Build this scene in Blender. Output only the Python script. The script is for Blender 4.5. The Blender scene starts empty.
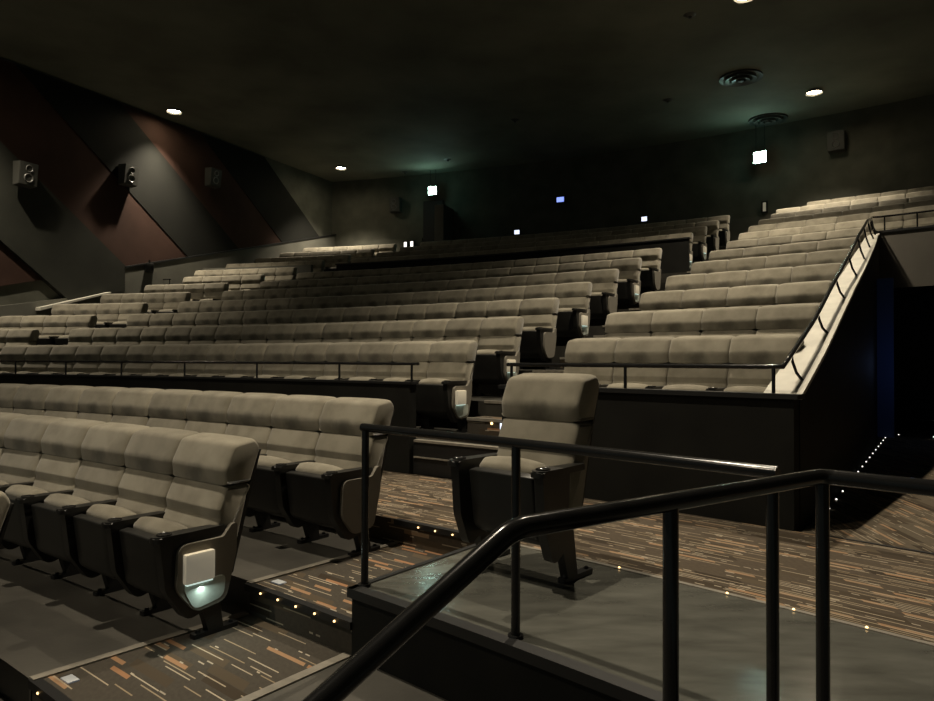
import bpy, bmesh, math, random
from mathutils import Matrix, Vector
random.seed(7)
SC = bpy.context.scene
COL = SC.collection
PI = math.pi

# ------------------------------------------------------------------ camera
ZC = 1.016                       # eye height above the walkway (z = 0)
PITCH = math.radians(.822); ROLL = math.radians(.205)
cam_d = bpy.data.cameras.new('camera'); cam = bpy.data.objects.new('camera', cam_d); COL.objects.link(cam)
cam_d.sensor_width = 36; cam_d.lens = 702/934*36; cam_d.clip_start = .05; cam_d.clip_end = 200
_F = Vector((0, math.cos(PITCH), math.sin(PITCH))); _U = Vector((0, -math.sin(PITCH), math.cos(PITCH))); _R = Vector((1, 0, 0))
_r = _R*math.cos(ROLL)+_U*math.sin(ROLL); _u = -_R*math.sin(ROLL)+_U*math.cos(ROLL)
cam.matrix_world = Matrix(((_r.x, _u.x, -_F.x, 0), (_r.y, _u.y, -_F.y, 0), (_r.z, _u.z, -_F.z, ZC), (0, 0, 0, 1)))
SC.camera = cam

# ------------------------------------------------------------------ world and exposure
w = bpy.data.worlds.new('world'); SC.world = w; w.use_nodes = True
w.node_tree.nodes['Background'].inputs[0].default_value = (.85, 1, .92, 1)
w.node_tree.nodes['Background'].inputs[1].default_value = .05
SC.view_settings.view_transform = 'Standard'; SC.view_settings.look = 'None'
SC.view_settings.exposure = .22; SC.view_settings.gamma = 1; SC.view_settings.use_curve_mapping = False

# ------------------------------------------------------------------ plan: everything is laid out in arcs about one centre
OX, OY = -13.958, -12.278
def car(R, a, z=0.0):            # a in degrees, clockwise from +Y
    t = math.radians(a); return Vector((OX+R*math.sin(t), OY+R*math.cos(t), z))
def arc(R, s, z=0.0):            # s = arc length along radius R
    t = s/R; return Vector((OX+R*math.sin(t), OY+R*math.cos(t), z))
P = 1.05; RISE = .302
ROW = lambda n: 23.959+P*(n-1)   # crest of the backrests of row n
TIER = lambda n: 22.99+P*(n-1)   # front of tier n
FLZ = lambda n: RISE*n
CEIL = 7.0
CL = lambda R: 7.64+.525*(R-25.01)
CR = lambda R: 15.04+.575*(R-23.96)
LR = lambda R: CL(R)-.82
RL = lambda R: CR(R)+1.04
AL = lambda R: 13.15+.70*(R-19.47)      # left edge of the front aisle
AR = lambda R: 14.67+.65*(R-20.45)      # right edge of the front aisle
def WALLA(R): return 44.0-2.9*(R-23.0)/8.4
def lerp(tab, x):
    for (a, va), (b, vb) in zip(tab, tab[1:]):
        if x <= b: break
    return va+(vb-va)*(x-a)/(b-a)
CAPZ = lambda R: lerp([(23.0, .815), (23.87, 1.10), (24.66, 1.385), (25.475, 1.66), (27.5, 2.25), (29.5, 2.77), (31.42, 3.11)], R)
RAILZ = lambda R: lerp([(22.97, .985), (24.09, 1.348), (24.76, 1.606), (25.57, 1.885), (27.2, 2.43), (28.8, 2.87), (31.38, 3.38)], R)   # angle of the side wall of the right block
WS = lambda R: math.radians(WALLA(R))*R
LQ = Vector((-9.45, 13.45)); LA = math.radians(26); LD = Vector((math.sin(LA), math.cos(LA)))
def lwall(s, off=0): 
    p = LQ+LD*s+Vector((LD.y, -LD.x))*off; return p
def LW(R):                        # arc length where the left wall meets radius R
    lo, hi = -20.0, 30.0
    for _ in range(50):
        m = (lo+hi)/2; p = lwall(m); d = math.hypot(p.x-OX, p.y-OY)
        if d < R: lo = m
        else: hi = m
    p = lwall(lo); return math.atan2(p.x-OX, p.y-OY)*R
const = lambda a: (lambda R: math.radians(a)*R)

# ------------------------------------------------------------------ materials
MATS = {}
def mat(name, col, rough=.6, metal=0, emis=None, es=0, noise=None, bump=0, bscale=60, spec=.5):
    m = bpy.data.materials.new(name); m.use_nodes = True; nt = m.node_tree; b = nt.nodes['Principled BSDF']
    b.inputs['Base Color'].default_value = (*col, 1); b.inputs['Roughness'].default_value = rough; b.inputs['Metallic'].default_value = metal
    b.inputs['Specular IOR Level'].default_value = spec
    tc = nt.nodes.new('ShaderNodeTexCoord')
    if noise:
        sc, amt = noise
        n = nt.nodes.new('ShaderNodeTexNoise'); n.inputs['Scale'].default_value = sc; n.inputs['Detail'].default_value = 5
        nt.links.new(tc.outputs['Object'], n.inputs['Vector'])
        r = nt.nodes.new('ShaderNodeValToRGB'); r.color_ramp.elements[0].position = .3; r.color_ramp.elements[1].position = .7
        r.color_ramp.elements[0].color = (*[c*(1-amt) for c in col], 1); r.color_ramp.elements[1].color = (*[min(1, c*(1+amt)) for c in col], 1)
        nt.links.new(n.outputs[0], r.inputs[0]); nt.links.new(r.outputs[0], b.inputs['Base Color'])
    if bump:
        n2 = nt.nodes.new('ShaderNodeTexNoise'); n2.inputs['Scale'].default_value = bscale; n2.inputs['Detail'].default_value = 3
        nt.links.new(tc.outputs['Object'], n2.inputs['Vector'])
        bp = nt.nodes.new('ShaderNodeBump'); bp.inputs['Strength'].default_value = bump; bp.inputs['Distance'].default_value = .01
        nt.links.new(n2.outputs[0], bp.inputs['Height']); nt.links.new(bp.outputs[0], b.inputs['Normal'])
    if emis:
        b.inputs['Emission Color'].default_value = (*emis, 1); b.inputs['Emission Strength'].default_value = es
    MATS[name] = m; return m
def fabric():
    m = mat('seat_fabric', (.255, .222, .172), .95, spec=.12, bump=.25, bscale=400)
    nt = m.node_tree; b = nt.nodes['Principled BSDF']
    b.inputs['Sheen Weight'].default_value = .25; b.inputs['Sheen Roughness'].default_value = .5
    tc = nt.nodes.new('ShaderNodeTexCoord'); oi = nt.nodes.new('ShaderNodeObjectInfo')
    n = nt.nodes.new('ShaderNodeTexNoise'); n.inputs['Scale'].default_value = 7; n.inputs['Detail'].default_value = 6; n.noise_dimensions = '4D'
    nt.links.new(tc.outputs['Object'], n.inputs['Vector'])
    mu = nt.nodes.new('ShaderNodeMath'); mu.operation = 'MULTIPLY'; mu.inputs[1].default_value = 40
    nt.links.new(oi.outputs['Random'], mu.inputs[0]); nt.links.new(mu.outputs[0], n.inputs['W'])
    r = nt.nodes.new('ShaderNodeValToRGB'); r.color_ramp.elements[0].position = .32; r.color_ramp.elements[1].position = .62
    r.color_ramp.elements[0].color = (.178, .160, .120, 1); r.color_ramp.elements[1].color = (.258, .236, .182, 1)
    nt.links.new(n.outputs[0], r.inputs[0])
    # per seat tone
    hs = nt.nodes.new('ShaderNodeHueSaturation'); mp = nt.nodes.new('ShaderNodeMapRange')
    mp.inputs['To Min'].default_value = .86; mp.inputs['To Max'].default_value = 1.12
    nt.links.new(oi.outputs['Random'], mp.inputs[0]); nt.links.new(mp.outputs[0], hs.inputs['Value'])
    nt.links.new(r.outputs[0], hs.inputs['Color']); nt.links.new(hs.outputs[0], b.inputs['Base Color'])
    return m
M_FAB = fabric()
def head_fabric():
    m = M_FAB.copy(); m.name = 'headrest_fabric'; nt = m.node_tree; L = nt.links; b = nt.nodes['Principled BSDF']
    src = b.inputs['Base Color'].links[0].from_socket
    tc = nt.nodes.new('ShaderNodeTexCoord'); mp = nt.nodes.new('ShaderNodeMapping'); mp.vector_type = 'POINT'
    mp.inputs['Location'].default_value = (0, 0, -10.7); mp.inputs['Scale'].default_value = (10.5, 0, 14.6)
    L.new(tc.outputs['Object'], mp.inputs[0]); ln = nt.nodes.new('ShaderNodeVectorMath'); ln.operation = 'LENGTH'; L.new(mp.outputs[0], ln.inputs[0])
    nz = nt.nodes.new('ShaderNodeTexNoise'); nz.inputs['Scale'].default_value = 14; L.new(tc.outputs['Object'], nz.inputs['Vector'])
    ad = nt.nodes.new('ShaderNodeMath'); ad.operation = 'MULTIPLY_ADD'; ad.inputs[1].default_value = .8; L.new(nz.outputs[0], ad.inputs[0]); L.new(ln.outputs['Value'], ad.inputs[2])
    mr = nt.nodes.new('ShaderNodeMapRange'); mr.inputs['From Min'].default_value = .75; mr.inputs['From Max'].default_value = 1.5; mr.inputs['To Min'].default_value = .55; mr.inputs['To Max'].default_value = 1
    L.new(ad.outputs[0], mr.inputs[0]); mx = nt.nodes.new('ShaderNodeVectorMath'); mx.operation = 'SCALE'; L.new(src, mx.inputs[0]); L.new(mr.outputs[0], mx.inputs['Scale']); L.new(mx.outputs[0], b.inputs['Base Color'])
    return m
M_HEAD = head_fabric()   # darker blotch low in the middle of the headrest
M_BLK = mat('black_plastic', (.012, .0118, .0105), .42, noise=(9, .3))
M_SHELL = mat('dark_shell', (.018, .017, .015), .6)
M_METAL = mat('black_metal', (.012, .012, .012), .17, noise=(20, .2))
M_FOOT = mat('foot_metal', (.03, .03, .03), .3, metal=.5)
M_PAD = mat('panel_pad', (.17, .155, .125), .85, bump=.15, bscale=300)
M_BOX = mat('cream_plastic', (.66, .60, .47), .5, emis=(1, .9, .68), es=.11)
M_LENS = mat('aisle_lens', (.8, .9, .85), .4, emis=(.75, 1, .9), es=.6)
M_GLOWPAD = mat('painted_panel_glow', (.42, .46, .41), .45, noise=(14, .25))  # light falling from the aisle box, painted as a pale patch on its panel
M_WALL = mat('dark_wall_cloth', (.10, .10, .08), .9, noise=(2, .2), spec=.2)
M_CEIL = mat('black_ceiling', (.15, .155, .122), .85, noise=(.7, .25), spec=.25)
M_PARA = mat('black_parapet', (.010, .010, .0085), .7, noise=(3, .25), spec=.15)
M_CAP = mat('grey_cap', (.52, .50, .43), .55, noise=(5, .12))
M_VINYL = mat('seat_floor_vinyl', (.060, .056, .047), .5, noise=(2.3, .35), bump=.1, bscale=40)
M_STRIP = mat('nosing_strip', (.22, .20, .165), .45, noise=(15, .2))
M_TIER = mat('tier_floor', (.035, .033, .027), .85, noise=(4, .3), spec=.2)
M_PANRED = mat('wall_panel_red_brown', (.046, .024, .0175), .85, noise=(1.2, .25), spec=.2)
M_PANDARK = mat('wall_panel_grey', (.026, .027, .0215), .85, noise=(1.2, .2), spec=.2)
M_PANBLK = mat('wall_panel_dark', (.011, .0113, .009), .85, noise=(1.2, .2), spec=.2)
M_DADO = mat('grey_dado', (.10, .098, .080), .8, noise=(2, .15))
M_LINTEL = mat('grey_fascia', (.11, .10, .082), .8, noise=(2, .12))
M_BLUELIT = mat('blue_lit_pilaster', (.05, .10, .28), .5)  # bluish light on the tunnel wall, put into the pilaster's base colour
M_VENT = mat('vent_metal', (.06, .06, .055), .45)
M_SPK = mat('speaker_cabinet', (.045, .045, .038), .6)
M_CONE = mat('speaker_cone', (.12, .12, .11), .35)
M_LAMP = mat('lamp_lens', (1, 1, 1), .4, emis=(1, .86, .60), es=60)
M_STEPL = mat('step_led', (1, .8, .5), .4, emis=(1, .62, .25), es=3)
M_WHITEL = mat('white_led', (1, 1, 1), .4, emis=(1, .95, .85), es=1.6)
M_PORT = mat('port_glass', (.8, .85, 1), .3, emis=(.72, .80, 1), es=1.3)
M_BLUE = mat('projector_glow', (.3, .4, .9), .3, emis=(.25, .35, 1), es=1.2)
M_EXIT = mat('exit_face', (.9, 1, .95), .4, emis=(.62, 1, .86), es=30)
M_EXITG = mat('exit_green', (.02, .3, .15), .4, emis=(.05, .75, .35), es=2)
M_PLATE = mat('row_plate', (.45, .46, .44), .35, emis=(.7, .8, 1), es=.06)
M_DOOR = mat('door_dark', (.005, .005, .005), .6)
M_LEAF = mat('door_leaf', (.10, .096, .078), .6)
M_TRIM = mat('black_trim', (.008, .008, .008), .5)

def vinyl_platform():
    m = mat('platform_vinyl', (.075, .075, .065), .34, bump=.05, bscale=30)
    nt = m.node_tree; b = nt.nodes['Principled BSDF']
    tc = nt.nodes.new('ShaderNodeTexCoord')
    n = nt.nodes.new('ShaderNodeTexNoise'); n.inputs['Scale'].default_value = 3; n.inputs['Detail'].default_value = 8
    mpp = nt.nodes.new('ShaderNodeMapping'); mpp.inputs['Rotation'].default_value = (0, 0, math.radians(45)); mpp.inputs['Scale'].default_value = (1, 3.2, 1)
    nt.links.new(tc.outputs['Object'], mpp.inputs[0]); nt.links.new(mpp.outputs[0], n.inputs['Vector'])
    r = nt.nodes.new('ShaderNodeValToRGB'); r.color_ramp.elements[0].position = .3; r.color_ramp.elements[1].position = .72
    r.color_ramp.elements[0].color = (.07, .07, .06, 1); r.color_ramp.elements[1].color = (.125, .125, .108, 1)
    nt.links.new(n.outputs[0], r.inputs[0]); nt.links.new(r.outputs[0], b.inputs['Base Color'])
    r2 = nt.nodes.new('ShaderNodeMapRange'); r2.inputs['To Min'].default_value = .13; r2.inputs['To Max'].default_value = .22
    nt.links.new(n.outputs[0], r2.inputs[0]); nt.links.new(r2.outputs[0], b.inputs['Roughness'])
    return m
M_PLAT = vinyl_platform()

def carpet(name, base, dens=1.0, gain=1.0, turn=False, oc=(.30, .155, .08)):
    """Dashes of orange, sand and white yarn woven along the arcs (UV = arc length, radius, in metres)."""
    m = mat(name, base, .95, spec=.1); nt = m.node_tree; b = nt.nodes['Principled BSDF']; L = nt.links
    def node(t, **k):
        n = nt.nodes.new(t)
        for a, v in k.items(): setattr(n, a, v)
        return n
    def mth(op, a, b_=None, c=None):
        n = node('ShaderNodeMath', operation=op)
        for i, v in enumerate((a, b_, c)):
            if v is None: continue
            if isinstance(v, (int, float)): n.inputs[i].default_value = v
            else: L.new(v, n.inputs[i])
        return n.outputs[0]
    uv = node('ShaderNodeTexCoord').outputs['UV']
    sx = node('ShaderNodeSeparateXYZ'); L.new(uv, sx.inputs[0])
    U, V = (sx.outputs[1], sx.outputs[0]) if turn else (sx.outputs[0], sx.outputs[1])
    def layer(h, ln, prob, fill, seed):
        v = mth('DIVIDE', V, h); iv = mth('FLOOR', v); fv = mth('FRACT', v)
        w1 = node('ShaderNodeTexWhiteNoise', noise_dimensions='2D'); c1 = node('ShaderNodeCombineXYZ'); L.new(iv, c1.inputs[0]); c1.inputs[1].default_value = seed
        L.new(c1.outputs[0], w1.inputs['Vector'])
        u = mth('ADD', mth('DIVIDE', U, ln), mth('MULTIPLY', w1.outputs[0], 17.0)); iu = mth('FLOOR', u); fu = mth('FRACT', u)
        w2 = node('ShaderNodeTexWhiteNoise', noise_dimensions='3D'); c2 = node('ShaderNodeCombineXYZ'); L.new(iv, c2.inputs[0]); L.new(iu, c2.inputs[1]); c2.inputs[2].default_value = seed
        L.new(c2.outputs[0], w2.inputs['Vector'])
        s3 = node('ShaderNodeSeparateColor'); L.new(w2.outputs['Color'], s3.inputs[0])
        on = mth('LESS_THAN', s3.outputs[0], prob)
        ln_ok = mth('LESS_THAN', fu, mth('MULTIPLY_ADD', s3.outputs[1], .6, .4))
        th = mth('LESS_THAN', mth('ABSOLUTE', mth('SUBTRACT', fv, .5)), fill/2)
        return mth('MULTIPLY', mth('MULTIPLY', on, ln_ok), th), s3.outputs[2]
    ng = node('ShaderNodeTexNoise'); ng.inputs['Scale'].default_value = 45; ng.inputs['Detail'].default_value = 4; L.new(uv, ng.inputs['Vector'])
    rr = node('ShaderNodeValToRGB'); L.new(ng.outputs[0], rr.inputs[0])
    rr.color_ramp.elements[0].color = (*[c*.75 for c in base], 1); rr.color_ramp.elements[1].color = (*[c*1.3 for c in base], 1)
    cur = rr.outputs[0]
    def over(cur, f, c0, c1, pick):
        mx = node('ShaderNodeMix', data_type='RGBA'); L.new(pick, mx.inputs[0])
        mx.inputs[6].default_value = (*[x*gain for x in c0], 1); mx.inputs[7].default_value = (*[x*gain for x in c1], 1)
        m2 = node('ShaderNodeMix', data_type='RGBA'); L.new(f, m2.inputs[0]); L.new(cur, m2.inputs[6]); L.new(mx.outputs[2], m2.inputs[7])
        return m2.outputs[2]
    f, k = layer(.062, .34, .26*dens, .95, 11.3); cur = over(cur, f, (.04, .031, .022), (.095, .074, .05), k)
    f, k = layer(.050, .30, .13*dens, .50, 3.7); cur = over(cur, f, oc, (.30, .185, .105), k)
    f, k = layer(.0215, .33, .24*dens, .30, 7.9); cur = over(cur, f, (.42, .36, .27), (.26, .20, .13), k)
    f, k = layer(.027, .05, .035*dens, .32, 1.9); cur = over(cur, f, (.42, .36, .27), (.32, .28, .22), k)
    L.new(cur, b.inputs['Base Color'])
    return m
M_CARP = carpet('aisle_carpet', (.062, .054, .043))
M_CARPW = carpet('walkway_carpet', (.078, .062, .045), 1.8, 1.0, False, (.27, .19, .12))
M_CARPT = carpet('tunnel_carpet', (.095, .078, .056), 1.5, .85, True, (.30, .21, .13))

# ------------------------------------------------------------------ mesh helpers
def link(name, me, m, parent=None):
    o = bpy.data.objects.new(name, me); COL.objects.link(o)
    for mm in (m if isinstance(m, (list, tuple)) else [m]): me.materials.append(mm)
    if parent: o.parent = parent
    return o
def smooth(me, ang=40):
    me.shade_smooth() if hasattr(me, 'shade_smooth') else None
    try: me.set_sharp_from_angle(angle=math.radians(ang))
    except Exception: pass
def obj(name, bm, m, parent=None, sm=40):
    bmesh.ops.recalc_face_normals(bm, faces=bm.faces)
    me = bpy.data.meshes.new(name); bm.to_mesh(me); bm.free()
    if sm: smooth(me, sm)
    return link(name, me, m, parent)
def tag(o, label=None, cat=None, group=None, kind=None):
    if label: o['label'] = label
    if cat: o['category'] = cat
    if group: o['group'] = group
    if kind: o['kind'] = kind
    return o
def struct(o): o['kind'] = 'structure'; return o
def empty(name, loc, rz=0):
    o = bpy.data.objects.new(name, None); COL.objects.link(o); o.location = loc; o.rotation_euler = (0, 0, rz); o.empty_display_size = .1; return o
def copy_tree(o, parent=None):
    c = o.copy(); COL.objects.link(c)
    if parent: c.parent = parent
    for ch in o.children: copy_tree(ch, c)
    return c

def arc_slab(bm, R0, R1, f0, f1, z0, z1, n=24, nr=1, a_clip=None):
    """solid between radii R0..R1 and arc-edge functions f0..f1 (arc length as a function of R)."""
    uvl = bm.loops.layers.uv.verify()
    g = {}
    for j in range(nr+1):
        R = R0+(R1-R0)*j/nr; s0, s1 = f0(R), f1(R)
        for i in range(n+1):
            s = s0+(s1-s0)*i/n
            g[i, j, 1] = (bm.verts.new(arc(R, s, z1)), s, R); g[i, j, 0] = (bm.verts.new(arc(R, s, z0)), s, R)
    def face(ks, side=False):
        try: f = bm.faces.new([g[k][0] for k in ks])
        except ValueError: return
        for l, k in zip(f.loops, ks):
            _, s, R = g[k]; l[uvl].uv = (s, R+ (0 if k[2] else -(z1-z0)))
    for j in range(nr):
        for i in range(n):
            face([(i, j, 1), (i+1, j, 1), (i+1, j+1, 1), (i, j+1, 1)]); face([(i, j, 0), (i, j+1, 0), (i+1, j+1, 0), (i+1, j, 0)])
        face([(0, j, 0), (0, j, 1), (0, j+1, 1), (0, j+1, 0)]); face([(n, j, 0), (n, j+1, 0), (n, j+1, 1), (n, j, 1)])
    for i in range(n):
        face([(i, 0, 0), (i+1, 0, 0), (i+1, 0, 1), (i, 0, 1)]); face([(i, nr, 0), (i, nr, 1), (i+1, nr, 1), (i+1, nr, 0)])
def slab(name, R0, R1, f0, f1, z0, z1, m, n=24, nr=1, parent=None):
    bm = bmesh.new(); arc_slab(bm, R0, R1, f0, f1, z0, z1, n, nr); return obj(name, bm, m, parent, 30)

def box(bm, x0, x1, y0, y1, z0, z1, bev=0, mi=0):
    r = bmesh.ops.create_cube(bm, size=1); vs = r['verts']
    for v in vs: v.co = Vector(((x0+x1)/2+v.co.x*(x1-x0), (y0+y1)/2+v.co.y*(y1-y0), (z0+z1)/2+v.co.z*(z1-z0)))
    fs = {f for v in vs for f in v.link_faces}
    for f in fs: f.material_index = mi
    if bev:
        es = {e for f in fs for e in f.edges}
        r = bmesh.ops.bevel(bm, geom=list(es), offset=bev, segments=2, profile=.6, affect='EDGES')
        for f in r['faces']: f.material_index = mi
def prism(bm, pts, fn, d0, d1, mi=0):
    """polygon pts (2D) extruded; fn(u, v, d) -> 3D"""
    a = [bm.verts.new(fn(u, v, d0)) for u, v in pts]; b = [bm.verts.new(fn(u, v, d1)) for u, v in pts]; n = len(pts)
    fs = [bm.faces.new(a), bm.faces.new(b[::-1])]
    for i in range(n): fs.append(bm.faces.new((a[i], b[i], b[(i+1) % n], a[(i+1) % n])))
    for f in fs: f.material_index = mi
    return fs
YZ = lambda u, v, d: Vector((d, u, v))
def roundpoly(corners, seg=5):
    out = []; n = len(corners)
    for i in range(n):
        y, z, r = corners[i]; p = Vector((y, z)); a = Vector(corners[i-1][:2])-p; b = Vector(corners[(i+1) % n][:2])-p
        if r <= 0: out.append((y, z)); continue
        la, lb = a.length, b.length; a.normalize(); b.normalize()
        ang = a.angle(b); t = min(r/math.tan(ang/2), la*.48, lb*.48)
        p0 = p+a*t; p1 = p+b*t
        for k in range(seg+1):
            s = k/seg; q = p0*(1-s)**2+p*2*s*(1-s)+p1*s*s; out.append((q.x, q.y))
    return out
def cushion(bm, corners, w, puff=.022, cx=0, seg=5, dome=0.0, stations=None):
    pr = roundpoly(corners, seg); n = len(pr)
    area = sum(pr[i][0]*pr[(i+1) % n][1]-pr[(i+1) % n][0]*pr[i][1] for i in range(n)); sg = 1 if area > 0 else -1
    nor = []
    for i in range(n):
        t = Vector(pr[(i+1) % n])-Vector(pr[i-1]); t.normalize(); nor.append(Vector((-t.y, t.x))*sg)
    st = stations or [-1, -.985, -.94, -.86, -.7, -.45, 0, .45, .7, .86, .94, .985, 1]
    rings = []
    for s in st:
        e = abs(s); k = max(0, (e-.80)/.20); ins = puff*(1-math.sqrt(max(0, 1-k*k)))+dome*e*e
        rings.append([bm.verts.new(Vector((cx+s*w/2, pr[i][0]+nor[i].x*ins, pr[i][1]+nor[i].y*ins))) for i in range(n)])
    for a, b in zip(rings, rings[1:]):
        for i in range(n): bm.faces.new((a[i], a[(i+1) % n], b[(i+1) % n], b[i]))
    bm.faces.new(rings[0]); bm.faces.new(rings[-1][::-1])
def tube_bm(bm, pts, r, seg=12, cap=True):
    pts = [Vector(p) for p in pts]; rings = []; N = len(pts)
    up = Vector((0, 0, 1))
    for i, p in enumerate(pts):
        if i == 0: t = pts[1]-p
        elif i == N-1: t = p-pts[i-1]
        else: t = (pts[i+1]-p).normalized()+(p-pts[i-1]).normalized()
        t.normalize()
        a = t.cross(up)
        if a.length < 1e-3: a = Vector((1, 0, 0))
        a.normalize(); b = a.cross(t).normalized(); k = 1
        if 0 < i < N-1:
            c = (pts[i+1]-p).normalized().dot((p-pts[i-1]).normalized()); k = 1/math.sqrt(max(.3, (1+c)/2))
        rings.append([bm.verts.new(p+a*math.cos(2*PI*j/seg)*r*k+b*math.sin(2*PI*j/seg)*r) for j in range(seg)])
    for A, B in zip(rings, rings[1:]):
        for j in range(seg): bm.faces.new((A[j], A[(j+1) % seg], B[(j+1) % seg], B[j]))
    if cap: bm.faces.new(rings[0][::-1]); bm.faces.new(rings[-1])
def tube(name, pts, r, m, parent=None, seg=12):
    bm = bmesh.new(); tube_bm(bm, pts, r, seg); return obj(name, bm, m, parent, 50)
def arc_pts(R, s0, s1, z, n=16): return [arc(R, s0+(s1-s0)*i/n, z) for i in range(n+1)]

# ------------------------------------------------------------------ STRUCTURE: floors, tiers, walls, ceiling
LOWL = const(-2)
struct(slab('floor', 21.54, 22.94, LW, const(52), -.9, 0, M_CARPW, 70))                 # walkway in front of the blocks
FAR_R = const(52)
struct(slab('floor', 17.4, 19.46, LW, AL, -1.0, -.456, M_VINYL, 40))
struct(slab('floor', 19.46, 20.50, LW, AL, -1.0, -.304, M_VINYL, 40))
struct(slab('floor', 20.50, 21.54, LW, AL, -1.0, -.152, M_VINYL, 40))
struct(slab('floor', 17.4, 19.46, AL, FAR_R, -1.0, -.456, M_VINYL, 24))
struct(slab('floor', 19.46, 20.46, AR, FAR_R, -1.0, -.304, M_VINYL, 20))
# carpeted aisle treads of the front block
struct(slab('floor', 19.46, 20.47, lambda R: AL(R)+.02, AR, -1.0, -.304, M_CARP, 16))
struct(slab('floor', 20.47, 21.54, lambda R: AL(R)+.02, AR, -1.0, -.152, M_CARP, 16))
for R0, R1, z in ((19.46, 20.46, -.304), (20.47, 21.53, -.152)):
    struct(slab('trim_1', R0, R1, lambda R: AL(R)-.015, lambda R: AL(R)+.030, z-.01, z+.008, M_STRIP, 2, 6))
struct(slab('trim_2', 19.46, 20.46, lambda R: AR(R)-.05, lambda R: AR(R)+.0, -.314, -.296, M_STRIP, 2, 6))
for R, z in ((19.462, -.304), (20.462, -.152), (21.535, 0)):
    struct(slab('trim_3', R-.012, R+.03, AL if z else AL, AR, z-.03, z+.004, M_TRIM, 10))
# platform with the single seat
struct(slab('floor', 20.46, 21.54, AR, FAR_R, -.9, -.02, M_PARA, 24))
struct(slab('floor', 20.46, 21.535, lambda R: AR(R)+.001, FAR_R, -.02, 0, M_PLAT, 24))
struct(slab('trim_4', 20.44, 20.50, lambda R: AR(R)-.012, FAR_R, -.035, .006, M_TRIM, 24))
struct(slab('trim_5', 20.44, 21.54, lambda R: AR(R)-.012, lambda R: AR(R)+.02, -.035, .006, M_TRIM, 2, 6))
struct(slab('trim_6', 21.525, 21.55, AR, FAR_R, -.01, .004, M_STRIP, 24))
# tiers
for n in range(1, 14):
    struct(slab('floor', TIER(n)+(.03 if n == 1 else 0), TIER(n+1)+(1.2 if n == 13 else 0), LW, (lambda R: WS(R)-.02) if n < 9 else const(40.9), -.9, FLZ(n), M_TIER, 60))
for n in range(9, 14):   # upper rows run on over the tunnel
    struct(slab('floor', TIER(n), TIER(n+1)+(1.2 if n == 13 else 0), const(40.9), const(52), 2.2 if n < 12 else 3.0, FLZ(n), M_TIER, 16))
# tunnel
struct(slab('floor', 22.94, 29.55, lambda R: WS(R)+.02, const(52), -.9, -.001, M_CARPT, 20, 10))
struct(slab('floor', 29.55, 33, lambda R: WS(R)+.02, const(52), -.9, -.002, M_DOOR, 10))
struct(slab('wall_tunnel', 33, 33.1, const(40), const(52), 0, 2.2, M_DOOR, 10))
struct(slab('trim_7', 22.93, 22.955, lambda R: WS(R)+.1, const(52), -.01, .004, M_TRIM, 12))
# parapets
struct(slab('wall_parapet', 22.93, 23.02, LW, const(35.9), 0, .80, M_PARA, 60))
struct(slab('trim_8', 22.915, 23.03, LW, const(35.95), .80, .822, M_TRIM, 60))
struct(slab('wall_parapet', 22.93, 23.02, const(38.4), const(43.98), 0, .79, M_PARA, 20))
struct(slab('trim_9', 22.905, 23.04, const(38.35), const(44.05), .79, .82, M_TRIM, 20))
# side wall of the right block, with a sloping pale cap
def sloped_side():
    bm = bmesh.new(); N = 20
    rows = []
    for i in range(N+1):
        R = 23.02+(31.42-23.02)*i/N; zt = CAPZ(R)-.015
        rows.append([bm.verts.new(arc(R, WS(R)+d, z)) for d, z in ((0, -.4), (0, zt), (-.05, zt), (-.05, -.4))])
    for a, b in zip(rows, rows[1:]):
        for k in range(4): bm.faces.new((a[k], a[(k+1) % 4], b[(k+1) % 4], b[k]))
    bm.faces.new(rows[0]); bm.faces.new(rows[-1][::-1])
    struct(obj('wall_side', bm, M_PARA, None, 30))
    bm = bmesh.new(); rows = []
    for i in range(N+1):
        R = 23.0+(31.42-23.0)*i/N; zt = CAPZ(R); inner = -.22+.10*i/N
        rows.append([bm.verts.new(arc(R, WS(R)+d, z)) for d, z in ((.015, zt-.03), (.015, zt), (inner, zt), (inner, zt-.03))])
    for a, b in zip(rows, rows[1:]):
        for k in range(4): bm.faces.new((a[k], a[(k+1) % 4], b[(k+1) % 4], b[k]))
    bm.faces.new(rows[0]); bm.faces.new(rows[-1][::-1])
    struct(obj('trim_10', bm, M_CAP, None, 30))
    # low inner cheek under the cap
    bm = bmesh.new(); rows = []
    for i in range(N+1):
        R = 23.02+(31.42-23.02)*i/N; zt = CAPZ(R)-.03; inner = -.20+.08*i/N
        rows.append([bm.verts.new(arc(R, WS(R)+inner+d, z)) for d, z in ((0, zt-.62), (0, zt), (.03, zt), (.03, zt-.62))])
    for a, b in zip(rows, rows[1:]):
        for k in range(4): bm.faces.new((a[k], a[(k+1) % 4], b[(k+1) % 4], b[k]))
    bm.faces.new(rows[0]); bm.faces.new(rows[-1][::-1])
    struct(obj('wall_cheek', bm, M_TIER, None, 30))
sloped_side()
def sidewall_pilaster():
    bm = bmesh.new(); arc_slab(bm, 29.3, 29.5, lambda R: WS(R)+.001, lambda R: WS(R)+.20, 0, 2.15, 2, 2)
    struct(obj('trim_11', bm, M_BLUELIT))
sidewall_pilaster()
_l = bpy.data.lights.new('tunnel_blue_light', 'POINT'); _l.energy = .6; _l.color = (.35, .5, 1); _l.shadow_soft_size = .05
_o = bpy.data.objects.new('tunnel_blue_light', _l); COL.objects.link(_o); _o.location = arc(28.7, WS(28.7)+.45, 1.0)
struct(slab('wall_side', 31.42, 33.0, lambda R: WS(R)-.05, WS, -.4, 2.2, M_PARA, 2, 2))
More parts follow.
